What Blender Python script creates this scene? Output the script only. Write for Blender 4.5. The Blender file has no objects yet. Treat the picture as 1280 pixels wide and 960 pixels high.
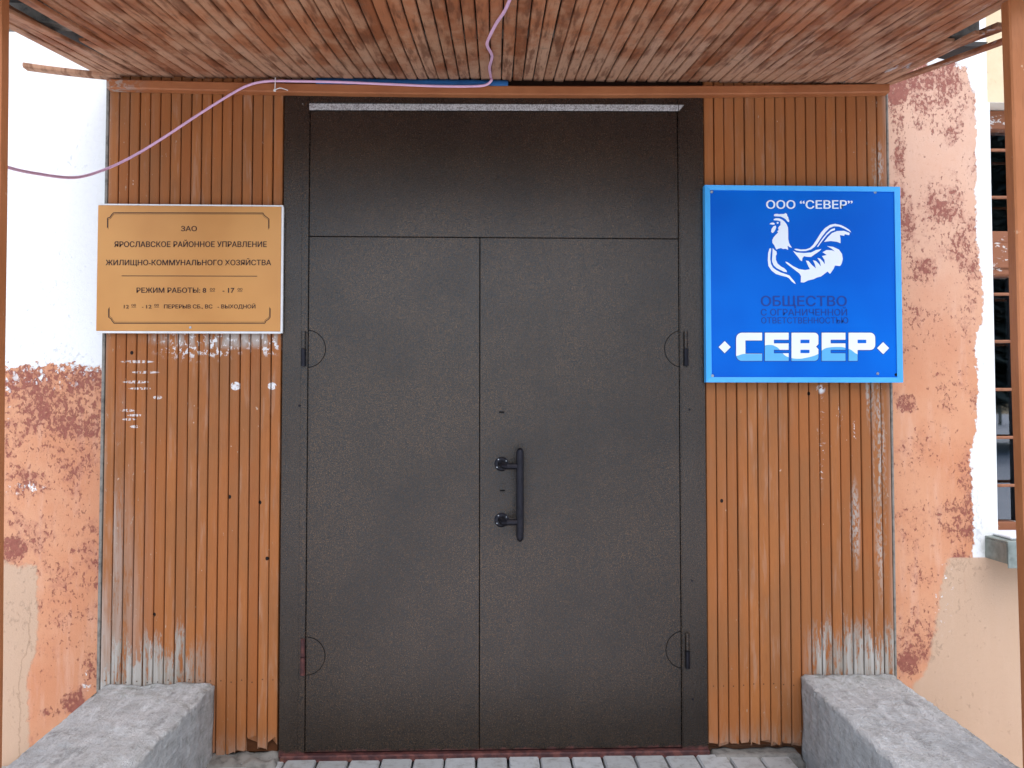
import bpy, bmesh, math, random
from mathutils import Vector, noise
random.seed(7)
S = bpy.context.scene
COL = S.collection

# ------------------------------------------------------------------ camera, sky, sun, exposure
FPX = 967.0                                   # focal length in pixels of a 1280 px wide picture
YAW, PITCH = math.radians(1.8), math.radians(1.8)
CAM = Vector((-0.02, -2.8, 1.25))
FW = Vector((math.sin(YAW)*math.cos(PITCH), math.cos(YAW)*math.cos(PITCH), math.sin(PITCH)))
RT = Vector((math.cos(YAW), -math.sin(YAW), 0))
UP = RT.cross(FW)
cd = bpy.data.cameras.new('camera'); cam = bpy.data.objects.new('camera', cd); COL.objects.link(cam)
cd.sensor_width = 36; cd.lens = 36*FPX/1280; cd.clip_start = .05; cd.clip_end = 2000
cam.location = CAM; cam.rotation_euler = FW.to_track_quat('-Z', 'Y').to_euler()
S.camera = cam

SUN_EL, SUN_AZ = math.radians(58), math.radians(14)       # sun behind the photographer, a little to the right
w = bpy.data.worlds.new('World'); S.world = w; w.use_nodes = True
wn = w.node_tree; bg = wn.nodes['Background']; sky = wn.nodes.new('ShaderNodeTexSky')
sky.sky_type = 'NISHITA'; sky.sun_disc = False; sky.sun_elevation = SUN_EL
sky.sun_rotation = math.pi - SUN_AZ; sky.dust_density = 1.5; sky.air_density = 1.0; sky.ozone_density = 1.6
wn.links.new(sky.outputs[0], bg.inputs[0]); bg.inputs[1].default_value = .15
sd = bpy.data.lights.new('sun', 'SUN'); sun = bpy.data.objects.new('sun', sd); COL.objects.link(sun)
sd.energy = 1.5; sd.angle = math.radians(90); sd.color = (1, .985, .97)
sdir = Vector((math.sin(SUN_AZ)*math.cos(SUN_EL), -math.cos(SUN_AZ)*math.cos(SUN_EL), math.sin(SUN_EL)))
sun.rotation_euler = sdir.to_track_quat('Z', 'Y').to_euler(); sun.location = sdir*30
S.view_settings.view_transform = 'Standard'; S.view_settings.look = 'None'
S.view_settings.gamma = 1; S.view_settings.exposure = 0.76

# ------------------------------------------------------------------ helpers
def ray(px, py): return FW + RT*((px-640)/FPX) + UP*((480-py)/FPX)
def P(px, py, Y=0.0):                         # a point of the photograph on the plane y = Y
    d = ray(px, py); return CAM + d*((Y-CAM.y)/d.y)
def PZ(px, py, Z):                            # a point of the photograph on the level z = Z
    d = ray(px, py); return CAM + d*((Z-CAM.z)/d.z)
def hx(h, s=1.0):
    r = [int(h[i:i+2], 16)/255 for i in (0, 2, 4)]
    return tuple((c/12.92 if c <= .04045 else ((c+.055)/1.055)**2.4)*s for c in r) + (1,)
def empty(name, loc, label, cat, group=None):
    o = bpy.data.objects.new(name, None); COL.objects.link(o); o.location = loc
    o.empty_display_size = .1; o['label'] = label; o['category'] = cat
    if group: o['group'] = group
    return o
def wloc(o):
    v = Vector(o.location)
    while o.parent: o = o.parent; v = v + Vector(o.location)
    return v
def build(name, vs, fs, mat, parent=None, label=None, smooth=False, kind=None, cat=None):
    """one mesh object from world-space vertices; its origin is the middle of its box"""
    vs = [Vector(v) for v in vs]
    lo = Vector([min(v[i] for v in vs) for i in range(3)]); hi = Vector([max(v[i] for v in vs) for i in range(3)])
    c = (lo+hi)/2
    me = bpy.data.meshes.new(name); me.from_pydata([v-c for v in vs], [], fs); me.materials.append(mat)
    if smooth: me.polygons.foreach_set('use_smooth', [True]*len(me.polygons))
    me.update()
    o = bpy.data.objects.new(name, me); COL.objects.link(o)
    o.location = c
    if parent: o.parent = parent; o.location = c - wloc(parent)
    if label: o['label'] = label
    if kind: o['kind'] = kind
    if cat: o['category'] = cat
    return o
class MB:
    def __init__(s): s.v = []; s.f = []
    def add(s, vs, fs):
        n = len(s.v); s.v += [Vector(v) for v in vs]; s.f += [[i+n for i in f] for f in fs]; return s
    def box(s, x0, x1, y0, y1, z0, z1, b=0.0):
        if b <= 0:
            vs = [(x, y, z) for x in (x0, x1) for y in (y0, y1) for z in (z0, z1)]
            return s.add(vs, [(0,1,3,2),(4,6,7,5),(0,4,5,1),(2,3,7,6),(0,2,6,4),(1,5,7,3)])
        bm = bmesh.new(); bmesh.ops.create_cube(bm, size=1)
        bmesh.ops.scale(bm, vec=(x1-x0, y1-y0, z1-z0), verts=bm.verts)
        bmesh.ops.translate(bm, vec=((x0+x1)/2, (y0+y1)/2, (z0+z1)/2), verts=bm.verts)
        bmesh.ops.bevel(bm, geom=bm.edges[:], offset=b, segments=1, affect='EDGES')
        bm.verts.index_update()
        s.add([v.co.copy() for v in bm.verts], [[v.index for v in f.verts] for f in bm.faces]); bm.free(); return s
    def tube(s, pts, r, n=8, cap=True):
        pts = [Vector(p) for p in pts]; rs = r if isinstance(r, (list, tuple)) else [r]*len(pts)
        vs = []; fs = []; prev = None
        for i, p in enumerate(pts):
            t = (pts[min(i+1, len(pts)-1)] - pts[max(i-1, 0)]).normalized()
            if prev is None: u = t.orthogonal().normalized()
            else: u = (prev - t*prev.dot(t)).normalized()
            prev = u; q = t.cross(u)
            for k in range(n):
                a = 2*math.pi*k/n; vs.append(p + (u*math.cos(a) + q*math.sin(a))*rs[i])
        for i in range(len(pts)-1):
            for k in range(n):
                fs.append((i*n+k, i*n+(k+1) % n, (i+1)*n+(k+1) % n, (i+1)*n+k))
        if cap: fs.append(tuple(range(n-1, -1, -1))); fs.append(tuple((len(pts)-1)*n+k for k in range(n)))
        return s.add(vs, fs)
    def disc(s, c, r, depth, n=16, dome=0.0):                 # a short cylinder standing out of the wall towards -y
        c = Vector(c)
        vs = [c + Vector((math.cos(2*math.pi*k/n)*r, 0, math.sin(2*math.pi*k/n)*r)) for k in range(n)]
        vs += [c + Vector((math.cos(2*math.pi*k/n)*r*.82, -depth, math.sin(2*math.pi*k/n)*r*.82)) for k in range(n)]
        vs.append(c + Vector((0, -depth-dome, 0)))
        fs = [(k, (k+1) % n, n+(k+1) % n, n+k) for k in range(n)] + [(n+k, n+(k+1) % n, 2*n) for k in range(n)]
        return s.add(vs, fs)
    def build(s, name, mat, parent=None, **k): return build(name, s.v, s.f, mat, parent, **k)

# ---- node arithmetic: masks are written as python expressions
class E:
    nt = None
    def __init__(s, o): s.o = o
    def _m(op, a, b=None, c=None):
        n = E.nt.nodes.new('ShaderNodeMath'); n.operation = op
        for i, x in enumerate((a, b, c)):
            if x is None: continue
            if isinstance(x, E): E.nt.links.new(x.o, n.inputs[i])
            else: n.inputs[i].default_value = x
        return E(n.outputs[0])
    def __add__(a, b): return E._m('ADD', a, b)
    __radd__ = __add__
    def __sub__(a, b): return E._m('SUBTRACT', a, b)
    def __rsub__(a, b): return E._m('SUBTRACT', b, a)
    def __mul__(a, b): return E._m('MULTIPLY', a, b)
    __rmul__ = __mul__
    def mx(a, b): return E._m('MAXIMUM', a, b)
    def mn(a, b): return E._m('MINIMUM', a, b)
    def pw(a, b): return E._m('POWER', a, b)
    def step(a, lo, hi):                                      # smooth 0..1 between lo and hi (hi may be below lo)
        n = E.nt.nodes.new('ShaderNodeMapRange'); n.interpolation_type = 'SMOOTHSTEP'
        E.nt.links.new(a.o, n.inputs[0])
        if lo < hi: v = (lo, hi, 0, 1)
        else: v = (hi, lo, 1, 0)
        for i, x in enumerate(v): n.inputs[i+1].default_value = x
        return E(n.outputs[0])
    def curve(a, pts):                                        # piecewise value of a, pts = [(a, value)...]
        x0, x1 = pts[0][0], pts[-1][0]; y0 = min(p[1] for p in pts); y1 = max(p[1] for p in pts)+1e-6
        t = (a - x0)*(1/(x1-x0))
        n = E.nt.nodes.new('ShaderNodeFloatCurve'); E.nt.links.new(t.o, n.inputs['Value'])
        c = n.mapping.curves[0]
        q = [((x-x0)/(x1-x0), (y-y0)/(y1-y0)) for x, y in pts]
        c.points[0].location = q[0]; c.points[-1].location = q[-1]
        for p in q[1:-1]: c.points.new(*p)
        for p in c.points: p.handle_type = 'AUTO_CLAMPED'
        n.mapping.update()
        return E(n.outputs[0])*(y1-y0) + y0
class Mat:
    def __init__(s, name):
        s.m = bpy.data.materials.new(name); s.m.use_nodes = True; s.nt = s.m.node_tree; E.nt = s.nt
        s.b = s.nt.nodes['Principled BSDF']
        g = s.nt.nodes.new('ShaderNodeNewGeometry'); sp = s.nt.nodes.new('ShaderNodeSeparateXYZ')
        s.nt.links.new(g.outputs['Position'], sp.inputs[0])
        s.pos = g.outputs['Position']; s.X, s.Y, s.Z = (E(sp.outputs[i]) for i in range(3))
        oi = s.nt.nodes.new('ShaderNodeObjectInfo'); s.R = E(oi.outputs['Random'])
    def vec(s, x, y, z):
        n = s.nt.nodes.new('ShaderNodeCombineXYZ')
        for i, v in enumerate((x, y, z)):
            if isinstance(v, E): s.nt.links.new(v.o, n.inputs[i])
            else: n.inputs[i].default_value = v
        return n.outputs[0]
    def noise(s, scale, detail=3, rough=.55, st=(1, 1, 1), off=0.0, dist=0.0):
        n = s.nt.nodes.new('ShaderNodeTexNoise'); n.inputs['Scale'].default_value = scale
        n.inputs['Detail'].default_value = detail; n.inputs['Roughness'].default_value = rough
        n.inputs['Distortion'].default_value = dist
        v = s.vec(s.X*st[0]+off, s.Y*st[1], s.Z*st[2])
        s.nt.links.new(v, n.inputs['Vector']); return E(n.outputs[0])
    def blob(s, px, py, rx, rz, Y=0.0):                       # soft ellipse at a place of the wall, 1 in the middle
        c = P(px, py, Y)
        a = (s.X - c.x)*(1/rx); b = (s.Z - c.z)*(1/rz)
        return (a*a + b*b).step(1.0, 0.0)
    def mix(s, f, a, b):
        n = s.nt.nodes.new('ShaderNodeMix'); n.data_type = 'RGBA'
        if isinstance(f, E): s.nt.links.new(f.o, n.inputs[0])
        else: n.inputs[0].default_value = f
        for v, i in ((a, 6), (b, 7)):
            if isinstance(v, tuple): n.inputs[i].default_value = v
            else: s.nt.links.new(v, n.inputs[i])
        return n.outputs[2]
    def gain(s, col, g):                                      # colour times a scalar
        n = s.nt.nodes.new('ShaderNodeVectorMath'); n.operation = 'SCALE'
        s.nt.links.new(col, n.inputs[0]); s.nt.links.new(g.o, n.inputs['Scale']); return n.outputs[0]
    def col(s, c):
        if isinstance(c, tuple): s.b.inputs['Base Color'].default_value = c
        else: s.nt.links.new(c, s.b.inputs['Base Color'])
        return s
    def rough(s, r, metal=0.0, spec=None):
        for k, v in (('Roughness', r), ('Metallic', metal)):
            if isinstance(v, E): s.nt.links.new(v.o, s.b.inputs[k])
            else: s.b.inputs[k].default_value = v
        if spec is not None: s.b.inputs['Specular IOR Level'].default_value = spec
        return s
    def bump(s, h, dist=.002, strength=1.0):
        n = s.nt.nodes.new('ShaderNodeBump'); n.inputs['Distance'].default_value = dist
        n.inputs['Strength'].default_value = strength
        s.nt.links.new(h.o, n.inputs['Height']); s.nt.links.new(n.outputs[0], s.b.inputs['Normal']); return s

# ------------------------------------------------------------------ materials
XLa_ = P(130.5, 500, -.04).x; PITCH_ = (P(351, 500, -.04).x-XLa_)/17
def wood_mat():
    m = Mat('painted slat wood')
    streak = m.noise(60, 4, .6, (1, 1, .05)); fine = m.noise(300, 3, .6, (1, 1, .06)); blot = m.noise(5, 4, .6, (1.6, 1, .6))
    sp = m.noise(160, 2, .5, (1, 1, .4))
    base = m.mix(m.R, hx('9c5c30'), hx('a96939'))
    base = m.mix(blot.step(.35, .7), base, hx('966038'))
    base = m.mix((fine.step(.5, .75))*.35, base, hx('8a4c28'))
    base = m.mix((streak.step(.5, .85))*.35, base, hx('ab7c5e'))
    # worn paint: grey bare wood above the parapets and on the outer boards
    zb = P(200, 812).z
    f2 = m.noise(110, 5, .7, (1, 1, .22), 21)
    worn = (m.Z + (streak-.5)*.4 + (f2-.5)*.34 + (m.R-.5)*.1).step(zb+.07, zb)
    outer = (m.X.step(P(290, 0).x, P(240, 0).x)).mx(m.X.step(P(985, 0).x, P(1010, 0).x))
    low = (m.Z + (streak-.5)*.25).step(.14, .02)*.45
    left = m.X.step(P(215, 0).x, P(135, 0).x) * (m.Z + (blot-.5)*1.2 + (m.R-.5)*.6).step(1.15, .55) * .75
    edge = (m.X.step(P(152, 0).x, P(138, 0).x)).mx(m.X.step(P(1092, 0).x, P(1106, 0).x))*(streak+m.R*.3).step(.45, .6)*.7
    strip = (m.blob(1062, 655, .022, .2).mx(m.blob(1093, 600, .03, .5)).mx(m.blob(1090, 210, .03, .12)).mx(m.blob(1080, 480, .02, .2)))*(sp+streak*.5).step(.65, .85)
    under = (m.blob(290, 424, .36, .045))*(blot*.5+streak).step(.62, .8)*.8
    g = ((worn*outer).mx(left).mx(low).mx(edge).mx(strip*.8).mx(under)) * (f2*.6+streak*.6).step(.46, .6)
    grey = m.mix(streak.step(.3, .7), hx('918576'), hx('b9b3aa'))
    base = m.mix(g, base, grey)
    # a long scuff trail on single boards
    tr = (m.R.step(.45, .7))*(m.noise(9, 3, .6, (6, 1, .7), 3)).step(.52, .75)*.3
    base = m.mix(tr, base, hx('b59a86'))
    chip = (m.noise(75, 5, .75, (1, 1, .35), 31) + (m.X*-1).step(.95, 1.4)*.05 + m.X.step(1.1, 1.5)*.04 + m.Z.step(.7, .1)*.03).step(.68, .7)
    base = m.mix(chip*.75, base, hx('b3a08c'))
    # white paint splashes and chalk marks
    n2 = m.noise(55, 3, .7, (1, 1, .8), 7); n3 = m.noise(120, 3, .6, (1, 1, .5), 2)
    wsp = (m.blob(255, 432, .2, .07).mx(m.blob(335, 432, .09, .05)).mx(m.blob(228, 432, .03, .06)))*n2.step(.55, .62)
    wsp = wsp.mx(m.blob(299, 483, .022, .02).step(.3, .5)*n2.step(.35, .5)).mx(m.blob(344, 483, .02, .017).step(.3, .5)*n2.step(.4, .5))
    marks = None
    for (x, y, rx, rz) in ((178, 453, .07, .006), (188, 466, .06, .0055), (176, 478, .055, .006), (182, 486, .05, .005), (166, 513, .03, .006),
                           (176, 519, .035, .005), (168, 524, .03, .005), (175, 533, .02, .006), (203, 497, .02, .008)):
        b = m.blob(x, y, rx, rz).step(.1, .5); marks = b if marks is None else marks.mx(b)
    wsp = wsp.mx(marks*n3.step(.44, .5)*.75)
    chalk = m.blob(1021, 550, .02, .2)*m.noise(70, 3, .7, (.8, 1, 1.3), 4).step(.6, .66)*.85
    chalk = chalk.mx(m.blob(1043, 520, .014, .05)*n3.step(.58, .64)).mx(m.blob(1062, 540, .014, .05)*n3.step(.58, .64)).mx(m.blob(1020, 487, .02, .02)*n2.step(.45, .5))
    base = m.mix(wsp.mx(chalk), base, hx('e4e0dc'))
    speck = m.noise(45, 2, .5, (1, 1, .7), 11).step(.76, .78)
    base = m.mix(speck*.5, base, hx('e0cdb8'))
    holes = None
    for (x, y) in ((287, 621), (325, 628), (193, 768), (165, 441), (334, 698), (902, 626), (1011, 492), (1035, 880)):
        b = m.blob(x, y, .0075, .009, -.04).step(.2, .5); holes = b if holes is None else holes.mx(b)
    base = m.mix(holes, base, hx('1c0f0a'))
    fr_ = E._m('FRACT', (m.X - XLa_)*(1/PITCH_)); cx_ = (fr_-.5)*PITCH_
    for (yy, side_) in ((851, -1), (864, 1)):
        cz_ = m.Z - P(300, yy, -.04).z - (m.R-.5)*.012
        dot = (cx_*cx_ + cz_*cz_).step(.0032**2, .0018**2) * (m.X*side_).step(.7, .8)
        base = m.mix(dot*.8, base, hx('3a2216'))
    m.col(base).rough((g*.2)+.62, 0, .2).bump(fine*.5+streak*.6+g*streak, .0025, .5)
    return m.m
def ceil_mat():
    m = Mat('ceiling slat wood')
    fine = m.noise(200, 4, .6, (1, .06, .06)); st = m.noise(50, 4, .6, (1, .12, 1)); blot = m.noise(6, 5, .65, (1.4, .9, 1), 3)
    pj = m.noise(13, 3, .6, (3, .45, 1), 5)
    base = m.mix(m.R.step(.05, .75), hx('8a5030'), hx('a86a46'))
    base = m.mix(blot.step(.4, .62)*.75, base, hx('b68a6a'))
    near = (m.Y + (blot-.5)*.9 + (m.R-.5)*.35).step(-.55, -.2)
    base = m.mix(near*(st*.6+m.R*.3+.1).step(.25, .6)*.7, base, hx('c0977a'))
    base = m.mix(pj.step(.5, .66)*.75, base, hx('6c3f28'))
    base = m.mix((m.noise(30, 4, .7, (1, 1, 1), 9)).step(.56, .7)*.4, base, hx('6b5a48'))
    base = m.mix(fine.step(.5, .8)*.45, base, hx('5a3420'))
    pale = (m.X.step(1.15, 1.45))*m.noise(16, 4, .7, (2.5, .3, 1), 1).step(.58, .68)
    base = m.mix(pale, base, hx('cfc8c2'))
    m.col(base).rough(.7, 0, .2).bump(fine*.5+st*.5, .0025, .5)
    return m.m
def door_mat(rusty=True):
    m = Mat('hammered brown metal paint')
    n = m.noise(390, 2, .6); n2 = m.noise(170, 2, .5, (1, 1, 1), 4); big = m.noise(2.2, 4, .6)
    fk = n.step(.47, .66); base = m.mix(fk, hx('070606'), hx('77604c'))
    base = m.mix(big.step(.4, .7)*.4, base, hx('161210'))
    run = m.noise(10, 5, .6, (1, 1, .12), 6)
    base = m.mix(run.step(.55, .8)*.06, base, hx('6b625a'))
    grime = m.blob(650, 600, .16, .3, -.04)*big.step(.35, .6)
    base = m.mix(grime*.45, base, hx('171310'))
    scf = m.noise(14, 6, .8, (3, 1, .5), 13).step(.66, .7)*m.noise(3, 3, .6, (1, 1, 1), 2).step(.5, .6)
    base = m.mix(scf*.3, base, hx('8a8078'))
    scr = m.noise(25, 4, .8, (1, 1, 1), 8).step(.71, .74)
    base = m.mix(scr*.35, base, hx('80776c'))
    if rusty:
        edge = (m.Z + (m.noise(26, 5, .7)-.5)*.055).step(.058, .044)
        rb = m.noise(40, 4, .7)
        base = m.mix(edge, base, m.mix(rb.step(.4, .65), hx('451f1e'), hx('6b3a32')))
        m.col(base).rough(edge*.35+(n2*.12+.2), fk*.95*(1-edge), .6)
    else: m.col(base).rough(n2*.12+.2, fk*.95, .6)
    m.bump(n*.8+n2*.5, .0012, .7)
    return m.m
def rust_mat():
    m = Mat('rusted sill iron'); n = m.noise(30, 5, .7); n2 = m.noise(9, 4, .7, (1, 1, 1), 3)
    c = m.mix(n.step(.4, .65), hx('3a1a1a'), hx('64362e')); c = m.mix(n2.step(.6, .7)*.6, c, hx('7a4d3a'))
    m.col(c).rough(.7).bump(n, .003, .6); return m.m
def stucco_mat():
    m = Mat('peeling plaster')
    big = m.noise(3.0, 5, .6); mid = m.noise(11, 5, .65); fine = m.noise(60, 4, .65); grit = m.noise(220, 3, .6)
    streak = m.noise(30, 4, .6, (1, 1, .15))
    X, Z = m.X, m.Z
    orange = m.mix(big.step(.35, .65), hx('cf8d68'), hx('d69b77'))
    orange = m.mix(streak.step(.5, .75)*.45, orange, hx('dcae95'))
    orange = m.mix(Z.step(1.2, 2.3)*(mid*.6+.5)*(X.step(0, 1)), orange, hx('dcb7a0'))  # paler towards the upper right: stronger light put into the plaster colour
    orange = m.mix(fine.step(.55, .75)*.25, orange, hx('b87859'))
    # dark red primer showing through
    dens = None
    def d(v):
        nonlocal dens; dens = v if dens is None else dens.mx(v)
    for (x, y, rx, rz, k) in ((60, 480, .30, .09, 1), (85, 520, .16, .1, 1), (60, 530, .18, .07, .8), (113, 535, .04, .06, 1), (30, 605, .1, .06, .9),
                              (12, 685, .07, .05, 1.3), (60, 600, .2, .2, .35), (92, 878, .05, .04, 1.3), (62, 890, .05, .02, 1), (120, 830, .06, .08, .7),
                              (1121, 130, .04, .17, 1.1), (1165, 105, .22, .14, .95), (1178, 120, .06, .06, 1), (1165, 150, .1, .06, .75), (1125, 190, .03, .12, .95),
                              (1190, 155, .06, .08, .8), (1180, 260, .12, .16, .62), (1178, 265, .06, .06, 1.0), (1122, 110, .05, .12, 1.3), (1130, 300, .05, .3, .7), (1215, 330, .04, .25, .6), (1210, 620, .05, .2, .8), (1200, 310, .05, .09, .95), (1150, 340, .07, .06, .95),
                              (1160, 400, .2, .1, .55), (1135, 505, .05, .04, 1.1), (1190, 500, .12, .08, .6), (1170, 560, .14, .14, .35), (1200, 650, .1, .1, 1.05),
                              (1150, 650, .12, .2, .25), (1165, 740, .14, .15, .35), (1135, 830, .06, .05, 1.2), (1150, 800, .1, .1, .6), (1200, 700, .04, .05, 1.0),
                              (1180, 420, .4, 1.1, .15), (60, 620, .4, .6, .3), (80, 500, .3, .18, .75), (70, 560, .3, .14, .6), (100, 700, .2, .4, .4)):
        d(m.blob(x, y, rx*1.25, rz*1.35, .05)*k)
    fl = m.noise(62, 6, .75, (1.1, 1, .8), 2)
    flakes = (fl*.8 + mid*.3 + dens*.135)
    rm = flakes.step(.668, .69)
    soft = (mid*.7+fine*.35+dens*.16).step(.57, .75)*.55
    orange = m.mix(soft, orange, hx('b0725f'))
    maroon = m.mix(fine.step(.4, .6), hx('84463f'), hx('96584c'))
    col = m.mix(rm*.8, orange, maroon)
    # beige plinth paint, both sides
    jag = m.noise(14, 5, .7, (1, 1, 1), 5)-.5; jag2 = m.noise(45, 5, .7, (1, 1, 1), 8)-.5
    zl = P(20, 706, .05).z; zr = P(1200, 697, .05).z
    bl = Z.curve([(0, P(33, 940, .05).x), (.14, P(36, 900, .05).x), (.24, P(33, 860, .05).x), (.33, P(37, 830, .05).x), (.45, P(47, 790, .05).x), (.7, P(43, 720, .05).x)])
    ml = (X - bl + jag*.04 + jag2*.03).step(.008, -.004) * (Z + jag*.08+jag2*.05).step(zl+.01, zl-.015)
    br = Z.curve([(0, P(1128, 960, .05).x), (.2, P(1140, 900, .05).x), (.3, P(1160, 860, .05).x), (.5, P(1172, 790, .05).x), (.7, P(1188, 720, .05).x), (.8, P(1205, 697, .05).x)])
    mr = (br - X + jag*.05 + jag2*.03).step(.01, -.01) * Z.step(zr+.004, zr-.004)
    bei = m.mix(streak.step(.35, .7), hx('c8a688'), hx('ceae92'))
    bei = m.mix(big.step(.45, .7)*.5, bei, hx('c09c80'))
    bei = m.mix((m.noise(26, 4, .7, (1.5, 1, .12), 12).step(.68, .74))*.5, bei, hx('b98560'))
    gband = (X - bl + jag*.03).step(-.085, -.04).mx((br - X + jag*.04).step(-.11, -.06))
    bei = m.mix(gband*.75, bei, hx('c8a78c'))
    pm = ml.mx(mr)
    col = m.mix(pm, col, bei)
    crk = ((X - bl + jag*.05 + .03)*1.0).pw(2.0).step(.00001, 0)*Z.step(.6, .5)*X.step(0, -.5)
    col = m.mix(crk*.35, col, hx('8a6a50'))
    # white paint: all of the upper left, a ragged band round the window on the right
    zt = P(60, 458, .05).z
    wl = (Z + jag*.09 + jag2*.14).step(zt-.006, zt+.004) * X.step(0, -.5)
    xr = Z.curve([(zr-.05, P(1213, 715, .05).x), (zr+.03, P(1216, 690, .05).x), (P(0, 640, .05).z, P(1216, 640, .05).x), (P(0, 580, .05).z, P(1214, 580, .05).x),
                  (P(0, 530, .05).z, P(1221, 530, .05).x), (P(0, 420, .05).z, P(1220, 420, .05).x), (P(0, 380, .05).z, P(1229, 380, .05).x), (P(0, 250, .05).z, P(1219, 250, .05).x),
                  (P(0, 150, .05).z, P(1221, 150, .05).x), (P(0, 95, .05).z, P(1214, 95, .05).x), (P(0, 40, .05).z, P(1205, 40, .05).x)])
    ztr = P(1160, 78, .05).z
    wr = ((X - xr + jag*.035 + jag2*.05).step(-.004, .003)).mx((Z + jag*.11 + jag2*.1 + (X-1.6)*.05).step(ztr-.006, ztr+.004)) * X.step(0, .5) * Z.step(zr-.004, zr+.004)
    chips = (m.blob(1180, 745, .05, .16, .05))*m.noise(48, 4, .7, (1, 1, 1), 15).step(.62, .66)
    chips = chips.mx((m.blob(62, 470, .2, .06, .05).mx(m.blob(30, 610, .1, .03, .05)).mx(m.blob(5, 500, .03, .2, .05)).mx(m.blob(108, 852, .02, .05, .05)))*m.noise(42, 4, .7, (1, 1, .8), 19).step(.56, .62))
    white = m.mix(fine.step(.45, .8)*.25, hx('f1f0ec'), hx('dcdad2'))
    wm = wl.mx(wr).mx(chips)
    dirt = m.blob(1240, 690, .06, .08, .05)*mid.step(.4, .6)*.5
    white = m.mix(dirt, white, hx('a8a890'))
    col = m.mix(wm, col, white)
    cream = ((X - P(1233, 80, .05).x)).step(-.004, .004)*Z.step(P(1240, 128, .05).z-.003, P(1240, 128, .05).z+.003)
    col = m.mix(cream, col, m.mix(mid.step(.3, .7), hx('e6cfa9'), hx('e0c7a0')))
    m.col(col).rough(.85, 0, .2)
    m.bump(grit*.25+fine*.35+mid*.3-rm*.7+wm*.5+pm*.4, .005, .6)
    return m.m
def concrete_mat():
    m = Mat('weathered concrete')
    a = m.noise(7, 5, .65); b = m.noise(30, 5, .7); c = m.noise(130, 4, .7); st = m.noise(38, 5, .7, (1, .22, 1), 0, .4)
    nz = m.nt.nodes.new('ShaderNodeNewGeometry'); sp = m.nt.nodes.new('ShaderNodeSeparateXYZ'); m.nt.links.new(nz.outputs['Normal'], sp.inputs[0])
    col = m.mix(a.step(.3, .7), hx('b2b1ad'), hx('c4c3bf'))
    col = m.mix(st.step(.45, .65)*.6, col, hx('d9d8d4'))
    col = m.mix(b.step(.52, .66)*.5, col, hx('928f88'))
    col = m.mix((m.noise(16, 5, .75, (1, .5, 1), 4)).step(.56, .68)*.6, col, hx('85837f'))
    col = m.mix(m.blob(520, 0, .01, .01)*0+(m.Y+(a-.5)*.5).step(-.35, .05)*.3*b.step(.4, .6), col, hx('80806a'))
    m.col(col).rough(.9, 0, .2).bump(b*.6+c*.7+st*.9, .014, .9); return m.m
def paver_mat():
    m = Mat('grey paving block'); b = m.noise(30, 5, .7); c = m.noise(160, 4, .7)
    col = m.mix(m.R, hx('979794'), hx('adaeac')); col = m.mix(b.step(.45, .7)*.6, col, hx('76736a')); col = m.mix(c.step(.5, .8)*.4, col, hx('bbb9b2'))
    m.col(col).rough(.85, 0, .25).bump(b*.4+c*.6, .004, .6); return m.m
def plain(name, c, r=.5, metal=0.0, spec=.5, var=.12, sc=20):
    m = Mat(name); n = m.noise(sc, 4, .6)
    dark = tuple(v*(1-var*2) for v in c[:3])+(1,)
    m.col(m.mix(n.step(.4, .75), c, dark)).rough(n*.15+max(r-.07, 0), metal, spec).bump(m.noise(sc*7, 3, .6), .0008, .3)
    return m.m
def post_mat():
    m = Mat('painted post wood'); s = m.noise(60, 4, .6, (1, 1, .05)); f = m.noise(220, 4, .6, (1, 1, .08)); b = m.noise(8, 4, .6, (1, 1, .5))
    col = m.mix(b.step(.35, .7), hx('b06f45'), hx('a26339')); col = m.mix(f.step(.5, .8)*.4, col, hx('6d3f22'))
    col = m.mix(m.noise(40, 4, .7, (1, 1, .6), 3).step(.68, .72)*.6, col, hx('c9a382'))
    m.col(col).rough(.55, 0, .3).bump(s*.5+f*.5, .002, .5); return m.m
def emblem_mat(zoomP):
    m = Mat('white and sky blue print')
    pts = [(150, 478), (180, 470), (230, 458), (350, 458), (367, 400), (400, 396), (440, 406), (480, 440), (530, 480), (600, 492), (650, 486), (740, 458), (762, 436), (820, 413), (880, 410), (940, 420), (1000, 455), (1140, 520)]
    q = [(zoomP(x, y).x, zoomP(x, y).z) for x, y in pts]
    z = m.X.curve(q)
    m.col(m.mix((m.Z - z).step(.0006, -.0006), hx('f0f4f6'), hx('5fb4e8'))).rough(.35, 0, .5); return m.m
def snow_mat():
    m = Mat('trodden snow'); a = m.noise(.6, 5, .6); b = m.noise(7, 5, .6)
    col = m.mix(a.step(.35, .6), hx('f6f7f8'), hx('eef0f1')); col = m.mix(b.step(.68, .76)*.4, col, hx('a8a49a'))
    m.col(col).rough(.8).bump(a+b*.4, .05, .6); return m.m
def sign_blue():
    m = Mat('blue printed panel'); n = m.noise(2.5, 2, .5); st = m.noise(60, 3, .6, (1, 1, .04))
    m.col(m.mix(n.step(.3, .7), hx('005cc4'), hx('006cd4'))).rough(st*.1+.38, 0, .12).bump(m.noise(6, 2, .5), .004, .35); return m.m
def sign_gold():
    m = Mat('brushed gold panel'); st = m.noise(200, 3, .6, (.02, 1, 1)); n = m.noise(3, 3, .5)
    m.col(m.mix(n.step(.35, .7), hx('d0924e'), hx('c48544'))).rough(st*.1+.3, .25, .5).bump(m.noise(5, 2, .5), .003, .3); return m.m
M_wood = wood_mat(); M_ceil = ceil_mat(); M_door = door_mat(); M_rust = rust_mat(); M_stucco = stucco_mat()
M_conc = concrete_mat(); M_pav = paver_mat(); M_post = post_mat(); M_snow = snow_mat(); M_blue = sign_blue(); M_gold = sign_gold()
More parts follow.
